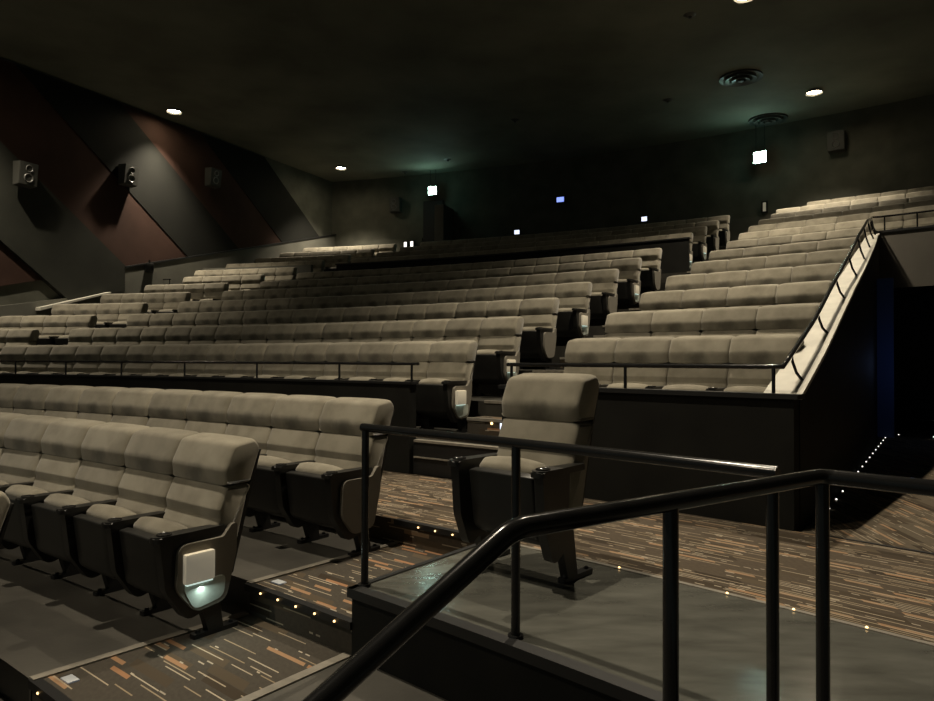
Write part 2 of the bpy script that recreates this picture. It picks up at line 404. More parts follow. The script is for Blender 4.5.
# fascia over the tunnel
struct(slab('wall_fascia', 31.32, 31.44, const(41.12), const(52), 2.2, 3.10, M_LINTEL, 16))
struct(slab('trim_12', 31.30, 31.48, const(41.05), const(52), 3.10, 3.135, M_TRIM, 16))
# partitions behind the cross aisle
struct(slab('wall_partition', 31.42, 31.50, lambda R: CL(R)-.05, lambda R: CR(R)+.05, 2.0, 3.36, M_PARA, 30))
struct(slab('trim_13', 31.40, 31.53, lambda R: CL(R)-.07, lambda R: CR(R)+.07, 3.36, 3.385, M_TRIM, 30))
struct(slab('wall_partition', 31.42, 31.50, LW, lambda R: LR(R)+.05, 2.0, 3.40, M_DADO, 30))
# stair half steps in the two stair aisles
for n in range(1, 14):
    for f0, f1, cm in ((CR, RL, M_CARP), (LR, CL, M_TIER)):
        if n == 1 and f0 is CR:
            struct(slab('trim_19', 22.975, 23.02, const(35.92), const(38.38), 0, .285, M_TRIM, 6)); struct(slab('trim_20', 22.96, 23.0, const(35.95), const(38.35), .145, .157, M_STRIP, 6)); struct(slab('trim_21', 22.965, 23.03, const(35.95), const(38.35), .285, .305, M_STRIP, 6)); continue
        if n == 1: continue
        struct(slab('floor', TIER(n)-.32, TIER(n), lambda R, f=f0: f(R)+.03, lambda R, f=f1: f(R)-.03, FLZ(n-1), FLZ(n-1)+.151, cm, 6))
        struct(slab('trim_14', TIER(n)-.335, TIER(n)-.30, lambda R, f=f0: f(R)+.03, lambda R, f=f1: f(R)-.03, FLZ(n-1)+.13, FLZ(n-1)+.157, M_STRIP, 6))
        struct(slab('trim_15', TIER(n)-.01, TIER(n)+.03, lambda R, f=f0: f(R)+.03, lambda R, f=f1: f(R)-.03, FLZ(n)-.02, FLZ(n)+.006, M_STRIP, 6))
# back wall, ceiling, right wall
struct(slab('wall_back', 37.0, 37.2, const(-2), const(56), 2.5, CEIL, M_WALL, 80))
struct(slab('ceiling', 12.0, 37.2, const(-16), const(60), CEIL, CEIL+.2, M_CEIL, 80, 12))
def vwall(name, p0, p1, z0, z1, th, m):
    p0 = Vector(p0); p1 = Vector(p1); d = (p1-p0); L = d.length; d.normalize(); nrm = Vector((d.y, -d.x))
    bm = bmesh.new(); f = lambda u, v, k: Vector((p0.x+d.x*u+nrm.x*k, p0.y+d.y*u+nrm.y*k, v))
    prism(bm, [(0, z0), (L, z0), (L, z1), (0, z1)], f, 0, th); return struct(obj(name, bm, m))
a, b = car(16, 58), car(37.2, 51); vwall('wall_right', (a.x, a.y), (b.x, b.y), -.5, CEIL, .2, M_WALL)

# left wall: slanting bands of grey and red brown board over a grey dado
p0 = lwall(-9); p1 = lwall(12.5); vwall('wall_left', (p0.x, p0.y), (p1.x, p1.y), -.5, CEIL, -.2, M_WALL)
WF = lambda u, v, k: Vector((lwall(u, k).x, lwall(u, k).y, v))
zb = lambda s: 3.16+.257*(s-3.2)       # lower edge of the boarding
SL = .75
def band(s_at, s_to, thick, m, name):  # band between two slanting lines; s given at z = 5.34
    top = 6.95
    def line(s0, z): return s0+(5.34-z)*(1/SL)*1.0*1.0 if False else s0+(5.34-z)/.745
    def meet(s0):       # where the slanting line meets the lower edge
        lo, hi = -12., 30.
        for _ in range(50):
            z = (lo+hi)/2
            pass
            if s0+(5.34-zb(z))/.745 > z: lo = z
            else: hi = z
        return lo
    m0, m1 = meet(s_at), meet(s_to)
    pts = [(line(s_at, top), top), (line(s_to, top), top), (m1, zb(m1)), (m0, zb(m0))]
    pts = [(min(max(u, -9), 11.9), v) for u, v in pts]
    bm = bmesh.new(); prism(bm, pts, WF, 0, thick); return struct(obj(name, bm, m, None, 30))
k = 1
for i, (a0, a1, th, m) in enumerate(((-9.7, -7.2, .06, M_PANRED), (-7.2, -4.7, .12, M_PANDARK), (-4.7, -2.3, .06, M_PANRED), (.29, 2.8, .06, M_PANRED), (2.8, 5.2, .075, M_PANBLK), (5.2, 7.6, .06, M_PANRED), (7.6, 10.0, .075, M_PANBLK))):
    band(a0, a1, th, m, 'wall_panel')
# the grey band that reaches lower and ends in an upright edge
bm = bmesh.new()
ln = lambda s0, z: s0+(5.34-z)/.745
prism(bm, [(ln(-2.3, 6.95), 6.95), (ln(.29, 6.95), 6.95), (3.18, 3.19), (3.18, 2.60), (1.88, 2.23)], WF, 0, .14); struct(obj('wall_panel', bm, M_PANDARK, None, 30))
bm = bmesh.new()
prism(bm, [(-9, -.4), (-9, .2), (3.18, 2.60), (3.18, 3.14), (12, zb(12)), (12, 0)], WF, 0, .13); struct(obj('wall_dado', bm, M_DADO, None, 30))
bm = bmesh.new()
prism(bm, [(3.18, zb(3.18)-.02), (12, zb(12)-.02), (12, zb(12)+.02), (3.18, zb(3.18)+.02)], WF, 0, .15); struct(obj('trim_16', bm, M_TRIM, None, 30))
bm = bmesh.new()
prism(bm, [(1.1, 2.07), (2.7, 2.53), (2.7, 2.50), (1.1, 2.01)], WF, .0, .30); struct(obj('trim_17', bm, M_CAP, None, 30))

# back door with leaf
struct(slab('door_1', 36.93, 37.0, const(19.85), const(20.9), 3.93, 6.12, M_DOOR, 3))
struct(slab('door_2', 36.2, 36.99, lambda R: math.radians(20.95)*R, lambda R: math.radians(20.95)*R+.30, 3.93, 5.80, M_LEAF, 2))
struct(slab('trim_18', 36.92, 37.0, const(16), const(19.8), 3.93, 4.95, M_WALL, 6))
struct(slab('wall_booth', 36.90, 37.0, const(21.6), const(40.5), 3.93, 4.72, M_DADO, 30))

# ------------------------------------------------------------------ downlights
def spot(loc, power, size=104, col=(1, .868, .668), r=.06, blend=1.0):
    l = bpy.data.lights.new('downlight_beam', 'SPOT'); l.energy = power; l.spot_size = math.radians(size); l.spot_blend = blend; l.color = col; l.shadow_soft_size = r
    o = bpy.data.objects.new('downlight_beam', l); COL.objects.link(o); o.location = loc; return o
LAMPS = [(30.0, 38.0, 1200, 'right column, the one nearest the camera end'), (35.14, 37.95, 1050, 'over the right rear rows'), (29.84, 13.4, 1250, 'over the left block'), (35.4, 16.46, 1250, 'over the left rear rows'),
         (25.0, 39.6, 1400, 'over the front of the right block'), (20.3, 38.0, 1150, 'over the front aisle'), (24.6, 12.4, 1300, 'over the left end of the walkway'), (15.5, 34.0, 650, '')]
def downlight(loc, lab):
    t = empty('downlight', loc); tag(t, lab, 'ceiling light', 'round ceiling downlights')
    bm = bmesh.new(); bmesh.ops.create_cone(bm, cap_ends=False, segments=24, radius1=.18, radius2=.15, depth=.05); bmesh.ops.translate(bm, verts=bm.verts, vec=(0, 0, -.025))
    bmesh.ops.solidify(bm, geom=bm.faces[:], thickness=.01); obj('trim_ring', bm, M_VENT, t)
    bm = bmesh.new(); bmesh.ops.create_cone(bm, cap_ends=True, segments=24, radius1=.14, radius2=.14, depth=.012); bmesh.ops.translate(bm, verts=bm.verts, vec=(0, 0, -.012)); obj('lens', bm, M_LAMP, t)
lamplab = {0: 'lit downlight partly cut off by the top edge above the right block', 1: 'brightest lit downlight, above the rear rows at the upper right', 2: 'lit downlight at upper left above the left wall speakers', 3: 'lit downlight above the rear rows left of the door',
           4: 'lit downlight overhead above the front rows of the right block', 5: 'lit downlight overhead above the front aisle', 6: 'lit downlight overhead above the left end of the walkway', 7: 'lit downlight of the column ahead of the front rows'}
for i, (R, a_, pw, _) in enumerate(LAMPS):
    if pw == 0: continue
    p = car(R, a_, CEIL); downlight(p, lamplab[i]); spot(p+Vector((0, 0, -.06)), pw, {2: 90, 3: 92, 1: 96, 7: 128}.get(i, 108))

# ------------------------------------------------------------------ the cinema seat
def seat_parts():
    D = {}
    bm = bmesh.new(); cushion(bm, [(-.203, .695, .010), (-.214, .78, .08), (-.155, .905, .055), (-.02, .928, .05), (.014, .87, .05), (-.046, .695, .012)], .497, .020, dome=.004)
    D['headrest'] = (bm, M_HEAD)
    bm = bmesh.new(); cushion(bm, [(-.285, .28, .03), (-.268, .49, .04), (-.240, .545, .004), (-.246, .59, .03), (-.199, .70, .010), (-.048, .70, .010), (-.15, .28, .02)], .493, .019, dome=.004)
    D['backrest'] = (bm, M_FAB)
    bm = bmesh.new(); cushion(bm, [(-.160, .26, .01), (-.138, .26, .01), (-.025, .70, .05), (.022, .86, .01), (.008, .865, .01), (-.055, .68, .05)], .46, .004, stations=[-1, -.96, 0, .96, 1])
    D['back_shell'] = (bm, M_SHELL)
    bm = bmesh.new(); cushion(bm, [(-.450, .45, .02), (-.455, .50, .05), (-.40, .545, .05), (-.33, .52, .05), (-.235, .33, .03), (-.30, .29, .02), (-.42, .42, .02)], .42, .045, dome=.02)
    D['seat_cushion'] = (bm, M_FAB)
    bm = bmesh.new(); cushion(bm, [(-.508, .478, .012), (-.455, .486, .01), (-.27, .19, .02), (-.33, .135, .03), (-.47, .20, .06)], .40, .015, stations=[-1, -.985, -.94, -.6, 0, .6, .94, .985, 1])
    D['seat_pan'] = (bm, M_BLK)
    def arm():
        bm = bmesh.new(); pts = roundpoly([(-.038, -.56, .03), (.038, -.56, .03), (.040, -.40, .02), (.027, -.19, .02), (-.027, -.19, .02), (-.040, -.40, .02)], 4)
        fs = prism(bm, pts, lambda u, v, d: Vector((u, v, d)), .488, .516)
        es = [e for e in bm.edges if abs(e.verts[0].co.z-e.verts[1].co.z) < 1e-5 and e.verts[0].co.z > .506]
        bmesh.ops.bevel(bm, geom=es, offset=.007, segments=2, affect='EDGES'); return bm
    D['armrest'] = (arm(), M_BLK)
    bm = bmesh.new(); r = bmesh.ops.create_cone(bm, cap_ends=True, segments=20, radius1=.034, radius2=.034, depth=.006); bmesh.ops.translate(bm, verts=bm.verts, vec=(0, -.50, .519))
    top = [f for f in bm.faces if f.normal.z > .9]; r = bmesh.ops.inset_region(bm, faces=top, thickness=.006)
    bmesh.ops.translate(bm, verts=list({v for f in top for v in f.verts}), vec=(0, 0, -.005))
    D['cup_holder'] = (bm, M_METAL)
    bm = bmesh.new(); pts = roundpoly([(-.535, .49, .0), (-.20, .49, .0), (-.205, .38, .05), (-.27, .14, .05), (-.40, .10, .06), (-.505, .26, .1)], 4); prism(bm, pts, YZ, -.026, .026)
    D['side_panel'] = (bm, M_BLK)
    bm = bmesh.new(); prism(bm, [(-.37, .30), (-.25, .30), (-.205, .02), (-.285, .02)], YZ, -.022, .022); D['leg'] = (bm, M_BLK)
    bm = bmesh.new(); pts = roundpoly([(-.022, -.36, .01), (.022, -.36, .01), (.022, -.12, .01), (-.022, -.12, .01)], 3); prism(bm, pts, lambda u, v, d: Vector((u, v, d)), .0, .022)
    for y in (-.33, -.15):
        r = bmesh.ops.create_cone(bm, cap_ends=True, segments=10, radius1=.012, radius2=.009, depth=.012); bmesh.ops.translate(bm, verts=r['verts'], vec=(0, y, .028))
    D['foot'] = (bm, M_FOOT)
    # aisle end
    bm = bmesh.new(); pts = roundpoly([(-.455, .465, .05), (-.225, .465, .03), (-.18, .52, .02), (-.15, .52, .02), (-.155, .38, .05), (-.21, .16, .06), (-.37, .14, .06), (-.465, .26, .1)], 4)
    prism(bm, pts, YZ, .027, .05); D['aisle_panel'] = (bm, M_PAD)
    bm = bmesh.new(); box(bm, .05, .085, -.44, -.29, .285, .425, .012, 0); box(bm, .058, .078, -.43, -.30, .280, .286, 0, 1)
    D['light_housing'] = (bm, [M_BOX, M_LENS])
    bm = bmesh.new(); pts = roundpoly([(-.445, .285, .03), (-.215, .285, .03), (-.225, .18, .05), (-.38, .155, .05)], 4); prism(bm, pts, YZ, .05, .054); D['painted_glow'] = (bm, M_GLOWPAD)
    out = {}
    for k_, (bm, m) in D.items():
        bmesh.ops.recalc_face_normals(bm, faces=bm.faces); me = bpy.data.meshes.new(k_); bm.to_mesh(me); bm.free(); smooth(me, 42)
        for mm in (m if isinstance(m, list) else [m]): me.materials.append(mm)
        out[k_] = me
    return out
SP = seat_parts()
def part(name, parent, x=0):
    o = bpy.data.objects.new(name, SP[name]); COL.objects.link(o); o.parent = parent; o.location.x = x; return o
def make_proto(stands, detail, panel):
    """stands: x positions of arm stands; panel: 0 none, 1 padded aisle panel, 2 with lit box"""
    t = empty('cinema_seat', (0, 0, 0))
    part('headrest', t); part('backrest', t); part('back_shell', t)
    c = part('seat_cushion', t); part('seat_pan', c)
    for x in stands:
        ar = part('armrest', t, x); part('side_panel', t, x)
        if detail: part('cup_holder', ar); part('foot', t, x); part('leg', t, x)
    if panel:
        p = part('aisle_panel', t, stands[-1])
        if panel > 1: part('light_housing', p); part('painted_glow', p)
    return t
PROTO = {}
def get_seat(stands, detail, panel):
    key = (tuple(stands), detail, panel)
    if key not in PROTO:
        PROTO[key] = make_proto(stands, detail, panel); return PROTO[key]
    return copy_tree(PROTO[key])
ORD = 'first second third fourth fifth sixth seventh eighth ninth tenth eleventh twelfth thirteenth fourteenth fifteenth sixteenth seventeenth eighteenth nineteenth'.split()
def place_seat(R, s, z, stands, detail, panel, label, group, wscale=1.0):
    o = get_seat(stands, detail, panel); p = arc(R, s, z); o.location = p; o.rotation_euler = (0, 0, -s/R); o.scale = (wscale, 1, 1)
    tag(o, label, 'seat', group); return o
def row(R, s0, s1, z, count, detail, where, group, from_right=True, base='grey fabric cinema seat', panel_r=0, maxn=None):
    sp = (s1-s0)/count; H = .25
    for i in range(count):
        k_ = (count-1-i) if from_right else i
        st = [-H, H] if i == 0 else [H]
        pan = panel_r if i == count-1 else 0
        if pan: st = [-H, .228] if i == 0 else [.228]
        end = '' 
        place_seat(R, s0+sp*(i+.5), z, st, detail, pan, '%s %s from the %s, %s' % (base, ORD[k_], 'stairs' if 'block' in where else 'aisle', where), group, sp/.5)
        if k_ == 0: pass
GC = 'grey seats of the centre block'; GL = 'grey seats of the left block'; GR = 'grey seats of the right block'
def rw(block, n): return '%s block, %s row %s' % (block, ORD[n-1] if n < 9 else ORD[n-9], 'above the parapet' if n < 9 else 'behind the partition')
cr_end = {1: 15.04, 2: 15.61, 3: 16.16, 4: 16.77, 5: 17.37, 6: 17.97, 7: 18.58, 9: 19.77, 10: 20.39, 11: 21.00, 12: 21.61}
cl_end = {1: 7.15, 2: 7.64, 3: 8.14, 4: 8.67, 5: 9.19, 6: 9.69, 7: 10.28, 9: 11.25, 10: 11.8, 11: 12.35, 12: 12.9}
for n in cr_end:
    cnt = 16 if n < 6 else 17
    row(ROW(n)+.03, cl_end[n], cr_end[n], FLZ(n), cnt, n < 4, rw('centre', n), GC, True, panel_r={1: 2, 2: 2, 4: 2, 6: 2, 9: 2, 10: 2, 11: 1, 12: 1}.get(n, 1))
rl_end = {1: 16.08, 2: 16.64, 3: 17.24, 4: 17.82, 5: 18.46, 6: 19.05, 7: 19.67, 8: 20.25}
rr_end = {1: 18.06, 2: 18.67, 3: 19.26, 4: 19.86, 5: 20.48, 6: 21.10, 7: 21.71, 8: 22.34}
for n in rl_end: row(ROW(n)+.03, rl_end[n]+.07, rr_end[n]+.07, FLZ(n), 4, n < 3, rw('right', n), GR, False)
for n, s in ((9, 20.88), (10, 21.47), (11, 22.13), (12, 22.67), (13, 23.80)):
    cnt = 7
    row(ROW(n)+.03, s, s+cnt*.515, FLZ(n), cnt, False, rw('right', n).replace('behind the partition', 'above the tunnel'), GR, False)
lr_end = {1: 6.32, 2: 6.84, 3: 7.32, 4: 7.83, 5: 8.30, 6: 8.78, 7: 9.33, 8: 9.88, 9: 10.4, 10: 10.95, 11: 11.5, 12: 12.05}
ll_end = {1: 4.3, 2: 4.82, 3: 5.26, 4: 5.69, 5: 6.17, 6: 6.67, 7: 7.17, 8: 6.3, 9: 7.4, 10: 8.0, 11: 8.4, 12: 8.9}
for n in lr_end:
    cnt = max(3, round((lr_end[n]-ll_end[n])/.51)); row(ROW(n)+.03, ll_end[n], lr_end[n], FLZ(n), cnt, False, rw('left', n), GL, True)
# front block
GF = 'grey seats of the front rows'
row(21.50, 14.60-12*.505, 14.60, -.152, 12, True, 'second front row below the parapet', GF, True, panel_r=1)
row(20.46, 13.96-8*.512, 13.96, -.304, 8, True, 'nearest full front row below the parapet', GF, True, panel_r=2)
row(19.42, 13.0-2*.51, 13.0, -.456, 2, True, 'cut off row at the left edge', GF, True, panel_r=1)
# seat of its own on the platform
_o = place_seat(21.50, 15.84, .003, [-.262, .262], True, 0, 'single grey fabric cinema seat standing alone on the dark platform behind the rails', None, 1.0); _o.scale = (.96, 1.0, 1.03)
for ch in _o.children:
    if ch.name.startswith('side_panel'): ch.scale.y = .62; ch.location.y = -.203
    if ch.name.startswith('leg'): ch.location.y = -.05
a_l = bpy.data.lights.new('aisle_glow', 'AREA'); a_l.energy = .32; a_l.size = .1; a_l.size_y = .02; a_l.shape = 'RECTANGLE'; a_l.color = (.8, 1, .92)
_s = 13.96-.255+.228*1.02+.10
al = bpy.data.objects.new('aisle_glow', a_l); COL.objects.link(al); al.location = arc(20.46-.345, _s*(20.46-.345)/20.46, -.304+.276); al.rotation_euler = (0, -.5, -_s/20.46)

# ------------------------------------------------------------------ railings
def railing(name, label, pts, r, posts, pr, cat='railing', group='black metal railings', square=False):
    t = empty(name, posts[0][1] if posts else pts[0]); tag(t, label, cat, group); off = Vector(t.location)
    tube('handrail', [Vector(p)-off for p in pts], r, M_METAL, t)
    for a0, b0 in posts:
        tube('post', [Vector(a0)-off, Vector(b0)-off], pr, M_METAL, t)
    return t
R1R = 20.55
rail1 = [arc(20.50, 16.50, .715), arc(20.49, 15.59, .715), arc(20.50, 14.745, .715)]
t = empty('guard_rail', arc(20.5, 14.75, .006)); tag(t, 'black tube guard rail with three posts along the platform edge before the single seat', 'railing', 'black metal railings'); o0 = Vector(t.location)
bm = bmesh.new(); tube_bm(bm, [p-o0 for p in arc_pts(20.52, 16.545, 14.715, .712, 12)], .0185, 14); obj('handrail', bm, M_METAL, t, 50)
for s in (16.53, 15.60, 14.735): tube('post', [arc(20.52, s, .70)-o0, arc(20.52, s, .006)-o0], .017, M_METAL, t, 14)
for s in (16.53, 15.60, 14.735):
    bm = bmesh.new(); r = bmesh.ops.create_cone(bm, cap_ends=True, segments=16, radius1=.03, radius2=.028, depth=.006); bmesh.ops.translate(bm, verts=bm.verts, vec=arc(20.52, s, .009)-o0); obj('base_flange', bm, M_METAL, t)
C = Vector((.905, 1.79, .725)); N_ = Vector((.08, 1.22, .725)); dd = (N_-C).normalized()
sl = Vector((dd.x, dd.y, -.577)).normalized()
E_ = N_+sl*1.45; E2 = Vector((2.35, .42, .725)); d2 = (E2-C).normalized()
t = empty('stair_handrail', Vector((C.x, C.y, .006))); tag(t, 'thick black handrail in the foreground that bends and slopes down to the left', 'railing', 'black metal railings'); o0 = Vector(t.location)
def soft(pts, r=.05, n=5):
    out = [pts[0]]
    for i in range(1, len(pts)-1):
        p = pts[i]; a_ = (pts[i-1]-p).normalized()*r; b_ = (pts[i+1]-p).normalized()*r
        for k_ in range(n+1):
            s = k_/n; out.append((p+a_)*(1-s)**2+p*2*s*(1-s)+(p+b_)*s*s)
    return out+[pts[-1]]
bm = bmesh.new(); tube_bm(bm, [p-o0 for p in soft([E2, C, N_, E_], .03)], .0195, 18); obj('handrail', bm, M_METAL, t, 50)
q = C+(N_-C)*.585
for p, zf in ((C+dd*.0, .006), (q, -.304), (E_-sl*.25, -.456), (C+d2*1.0, .006), (C+d2*1.9, .0)):
    tube('post', [Vector((p.x, p.y, p.z-.012))-o0, Vector((p.x, p.y, zf))-o0], .0165, M_METAL, t, 14)

t = empty('parapet_rail', arc(22.975, 14.38, .822)); tag(t, 'long thin black rail on top of the centre block parapet', 'railing', 'thin rails on the parapets'); o0 = Vector(t.location)
tube('handrail', [p-o0 for p in arc_pts(22.975, 5.2, 14.46, .985, 60)], .014, M_METAL, t, 10)
for s in (7.2, 8.18, 9.10, 10.09, 11.16, 12.30, 13.47, 14.38): tube('post', [arc(22.975, s, .985)-o0, arc(22.975, s, .822)-o0], .011, M_METAL, t, 8)
# rail of the right block: along the parapet, up the side wall, along the fascia
def RRs(R): return WS(R)-.09
t = empty('parapet_rail', arc(22.975, 15.46, .82)); tag(t, 'thin rail along the right block parapet that turns and climbs beside its seats', 'railing', 'thin rails on the parapets'); o0 = Vector(t.location)
pts = arc_pts(22.975, 15.42, RRs(22.975), .985, 20)+[arc(23.2+i*.404, RRs(23.2+i*.404), RAILZ(23.2+i*.404)) for i in range(21)]+arc_pts(31.38, RRs(31.38)+.1, 26, 3.37, 12)
tube('handrail', [p-o0 for p in pts], .016, M_METAL, t, 10)
for s in (15.46, 16.47, 17.50): tube('post', [arc(22.975, s, .985)-o0, arc(22.975, s, .82)-o0], .012, M_METAL, t, 8)
for i in range(9):
    R = 23.25+i*.98; z = RAILZ(R); zc = CAPZ(R)
    a0 = arc(R, RRs(R), z); e0 = arc(R, WS(R)-.03, zc)
    mid = a0+(e0-a0)*.25+Vector((0, 0, -.04)); tube('post', [a0-o0, a0-o0+Vector((0, 0, -.06)), (a0*.6+e0*.4)-o0+Vector((0, 0, -.06)), e0-o0], .010, M_METAL, t, 8)
for s in (22.6, 23.05, 23.6, 24.2, 24.8): tube('post', [arc(31.38, s, 3.37)-o0, arc(31.38, s, 3.135)-o0], .012, M_METAL, t, 8)
# short rail at the left block
t = empty('landing_rail', arc(30.2, 5.3, 2.4)); tag(t, 'short thin black rail beside the left wall behind the left block', 'railing'); o0 = Vector(t.location)
tube('handrail', [p-o0 for p in arc_pts(30.2, 5.0, 6.75, 2.98, 6)], .014, M_METAL, t, 8)
for s in (5.3, 6.0, 6.72): tube('post', [arc(30.2, s, 2.98)-o0, arc(30.2, s, 2.11)-o0], .013, M_METAL, t, 8)

# ------------------------------------------------------------------ small lights
def bead_mesh(r, m):
    bm = bmesh.new(); bmesh.ops.create_icosphere(bm, subdivisions=2, radius=r); me = bpy.data.meshes.new('bead'); bm.to_mesh(me); bm.free(); smooth(me, 180); me.materials.append(m); return me
B1 = bead_mesh(.0055, M_STEPL); B2 = bead_mesh(.013, M_STEPL); B3 = bead_mesh(.0065, M_WHITEL)
def bead(name, me, p, label, cat, group):
    o = bpy.data.objects.new(name, me); COL.objects.link(o); o.location = p; tag(o, label, cat, group); return o
for i in range(5): bead('step_light', B1, arc(20.447, 13.98+i*.145, -.168), 'small amber step light, %s of five from the left on the lower aisle riser' % ORD[i], 'light', 'amber step lights')
for i in range(4): bead('step_light', B1, arc(21.52, 14.80+i*.14, -.016), 'small amber step light, %s of four from the left on the upper aisle riser' % ORD[i], 'light', 'amber step lights')
for i, s in enumerate((16.19, 16.73, 17.01, 17.28)): bead('step_light', B1, arc(21.535, s, .005), 'small amber light, %s of four from the left along the platform and carpet joint' % ORD[i], 'light', 'amber step lights')
bead('step_light', B1, arc(19.45, 13.24, -.325), 'small amber step light on the nearest aisle tread edge at bottom left', 'light', 'amber step lights')
for n in range(2, 9):
    for j, off in enumerate((.33, .62)):
        p = arc(TIER(n)-.34, CR(TIER(n)-.34)+off, FLZ(n-1)+.115)
        bead('step_light', B2, p, 'amber stair light on the right stairs beside centre row %s, %s of its pair' % (ORD[n-2], ('left', 'right')[j]), 'light', 'amber stair lights')
for i in range(15):
    p = Vector((2.50, 4.855, .006)).lerp(Vector((5.60, 9.405, .006)), i/14)
    bead('floor_light', B3, p, 'tiny white floor light at the tunnel wall foot, %s counted from the near end' % ORD[i], 'light', 'white floor lights of the tunnel wall')
for i, s in enumerate((21.75, 22.15)):
    bead('floor_light', B3, arc(29.5, s, .03), 'tiny white light on the far tunnel threshold, the %s one' % ('left', 'right')[i], 'light', 'white lights of the tunnel threshold')
# row plates
def plate(R, s, z, label, vertical=False, wd=.075, hd=.045):
    bm = bmesh.new()
    if vertical: box(bm, -wd/2, wd/2, -.004, .004, -hd/2, hd/2, .002)
    else: box(bm, -wd/2, wd/2, -hd/2, hd/2, -.002, .004, .001)
    o = obj('row_plate', bm, M_PLATE); o.location = arc(R, s, z); o.rotation_euler = (0, 0, -s/R); tag(o, label, 'sign', 'row plates'); return o
plate(19.56, 13.34, -.301, 'small pale row plate on the nearest carpeted aisle tread')
plate(20.58, 14.04, -.149, 'small pale row plate on the second carpeted aisle tread')
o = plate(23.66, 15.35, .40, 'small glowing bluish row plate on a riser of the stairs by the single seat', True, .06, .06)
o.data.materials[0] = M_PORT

# ------------------------------------------------------------------ speakers, vents, signs
def speaker(loc, rz, label, s=1.0, tilt=.25):
    t = empty('wall_speaker', loc, rz); tag(t, label, 'speaker', 'surround loudspeakers'); t.scale = (s, s, s)
    bm = bmesh.new(); prism(bm, [(-.05, .33), (-.42, .30), (-.34, -.33), (-.05, -.36)], YZ, -.26, .26)
    bmesh.ops.bevel(bm, geom=bm.edges[:], offset=.012, segments=2, affect='EDGES'); obj('cabinet', bm, M_SPK, t)
    for z, r, y in ((.13, .11, -.40), (-.13, .14, -.37)):
        bm = bmesh.new(); bmesh.ops.create_cone(bm, cap_ends=True, segments=24, radius1=r, radius2=r*.85, depth=.03)
        top = [f for f in bm.faces if f.normal.z > .9]; bmesh.ops.inset_region(bm, faces=top, thickness=r*.2)
        bmesh.ops.translate(bm, verts=list({v for f in top for v in f.verts}), vec=(0, 0, -.03))
        bmesh.ops.rotate(bm, verts=bm.verts, matrix=Matrix.Rotation(PI/2+.12, 3, 'X')); bmesh.ops.translate(bm, verts=bm.verts, vec=(0, y-.005, z)); obj('driver', bm, M_CONE, t)
    bm = bmesh.new(); box(bm, -.08, .08, -.08, .0, -.12, .12); obj('bracket', bm, M_BLK, t)
for i, (s_, z_, lab) in enumerate(((.71, 4.70, 'grey two-cone wall speaker, nearest one at the left picture edge'), (3.18, 5.29, 'dark wall speaker in the middle of the three on the left wall'), (5.69, 5.82, 'faint dark wall speaker, farthest of three on the left wall'))):
    p = lwall(s_, (.22, .06, .12)[i]); speaker(Vector((p.x, p.y, z_)), -LA+PI/2, lab, .70)
for R, a_, z_, lab in ((36.98, 38.17, 6.28, 'dark square speaker on the rear wall right of the bright exit sign'), (36.98, 18.4, 6.05, 'dark speaker on the rear wall left of the door'), (36.98, 14.3, 6.15, 'dark speaker at the left end of the rear wall')):
    speaker(car(R, a_, z_), -math.radians(a_), lab, .7)
def ringvent(loc, r, label):
    t = empty('ceiling_vent', loc); tag(t, label, 'vent', 'round ceiling vents')
    for r0, r1, z in ((r, r*.86, -.02), (r*.72, r*.56, -.05), (r*.42, r*.26, -.07)):
        bm = bmesh.new(); n = 40; A = []
        for k_ in range(n):
            c, s = math.cos(2*PI*k_/n), math.sin(2*PI*k_/n)
            A.append([bm.verts.new((c*a_, s*a_, z_)) for a_, z_ in ((r0, 0), (r0*1.02, z-.02), (r1, z), (r1*.97, 0))])
        for k_ in range(n):
            a_, b_ = A[k_], A[(k_+1) % n]
            for j in range(4): bm.faces.new((a_[j], a_[(j+1) % 4], b_[(j+1) % 4], b_[j]))
        obj('ring', bm, M_VENT, t)
    bm = bmesh.new(); bmesh.ops.create_cone(bm, cap_ends=True, segments=24, radius1=r*.14, radius2=r*.16, depth=.05); bmesh.ops.translate(bm, verts=bm.verts, vec=(0, 0, -.07)); obj('hub', bm, M_VENT, t)
ringvent(Vector((7.40, 17.23, CEIL)), .44, 'round ceiling vent with pale rings just above the exit sign')
ringvent(Vector((5.74, 14.68, CEIL)), .42, 'dim round ceiling vent left of the brightest downlight')
for x, y, lab in ((3.83, 12.04, 'small ceiling sprinkler plate near the top edge right of centre'), (4.58, 15.99, 'small ceiling sprinkler plate left of the dim vent'), (1.17, 17.37, 'small pale ceiling detector near the picture centre'), (-1.99, 22.22, 'flat ceiling detector left of the green exit sign'), (-.6, 20.8, 'small ceiling detector right above the green exit sign')):
    t = empty('ceiling_detector', (x, y, CEIL)); tag(t, lab, 'detector', 'small ceiling detectors')
    bm = bmesh.new(); bmesh.ops.create_cone(bm, cap_ends=True, segments=20, radius1=.06, radius2=.11, depth=.03); bmesh.ops.translate(bm, verts=bm.verts, vec=(0, 0, -.015)); obj('base', bm, M_VENT, t)
    bm = bmesh.new(); bmesh.ops.create_cone(bm, cap_ends=True, segments=16, radius1=.025, radius2=.035, depth=.04); bmesh.ops.translate(bm, verts=bm.verts, vec=(0, 0, -.045)); obj('head', bm, M_VENT, t)
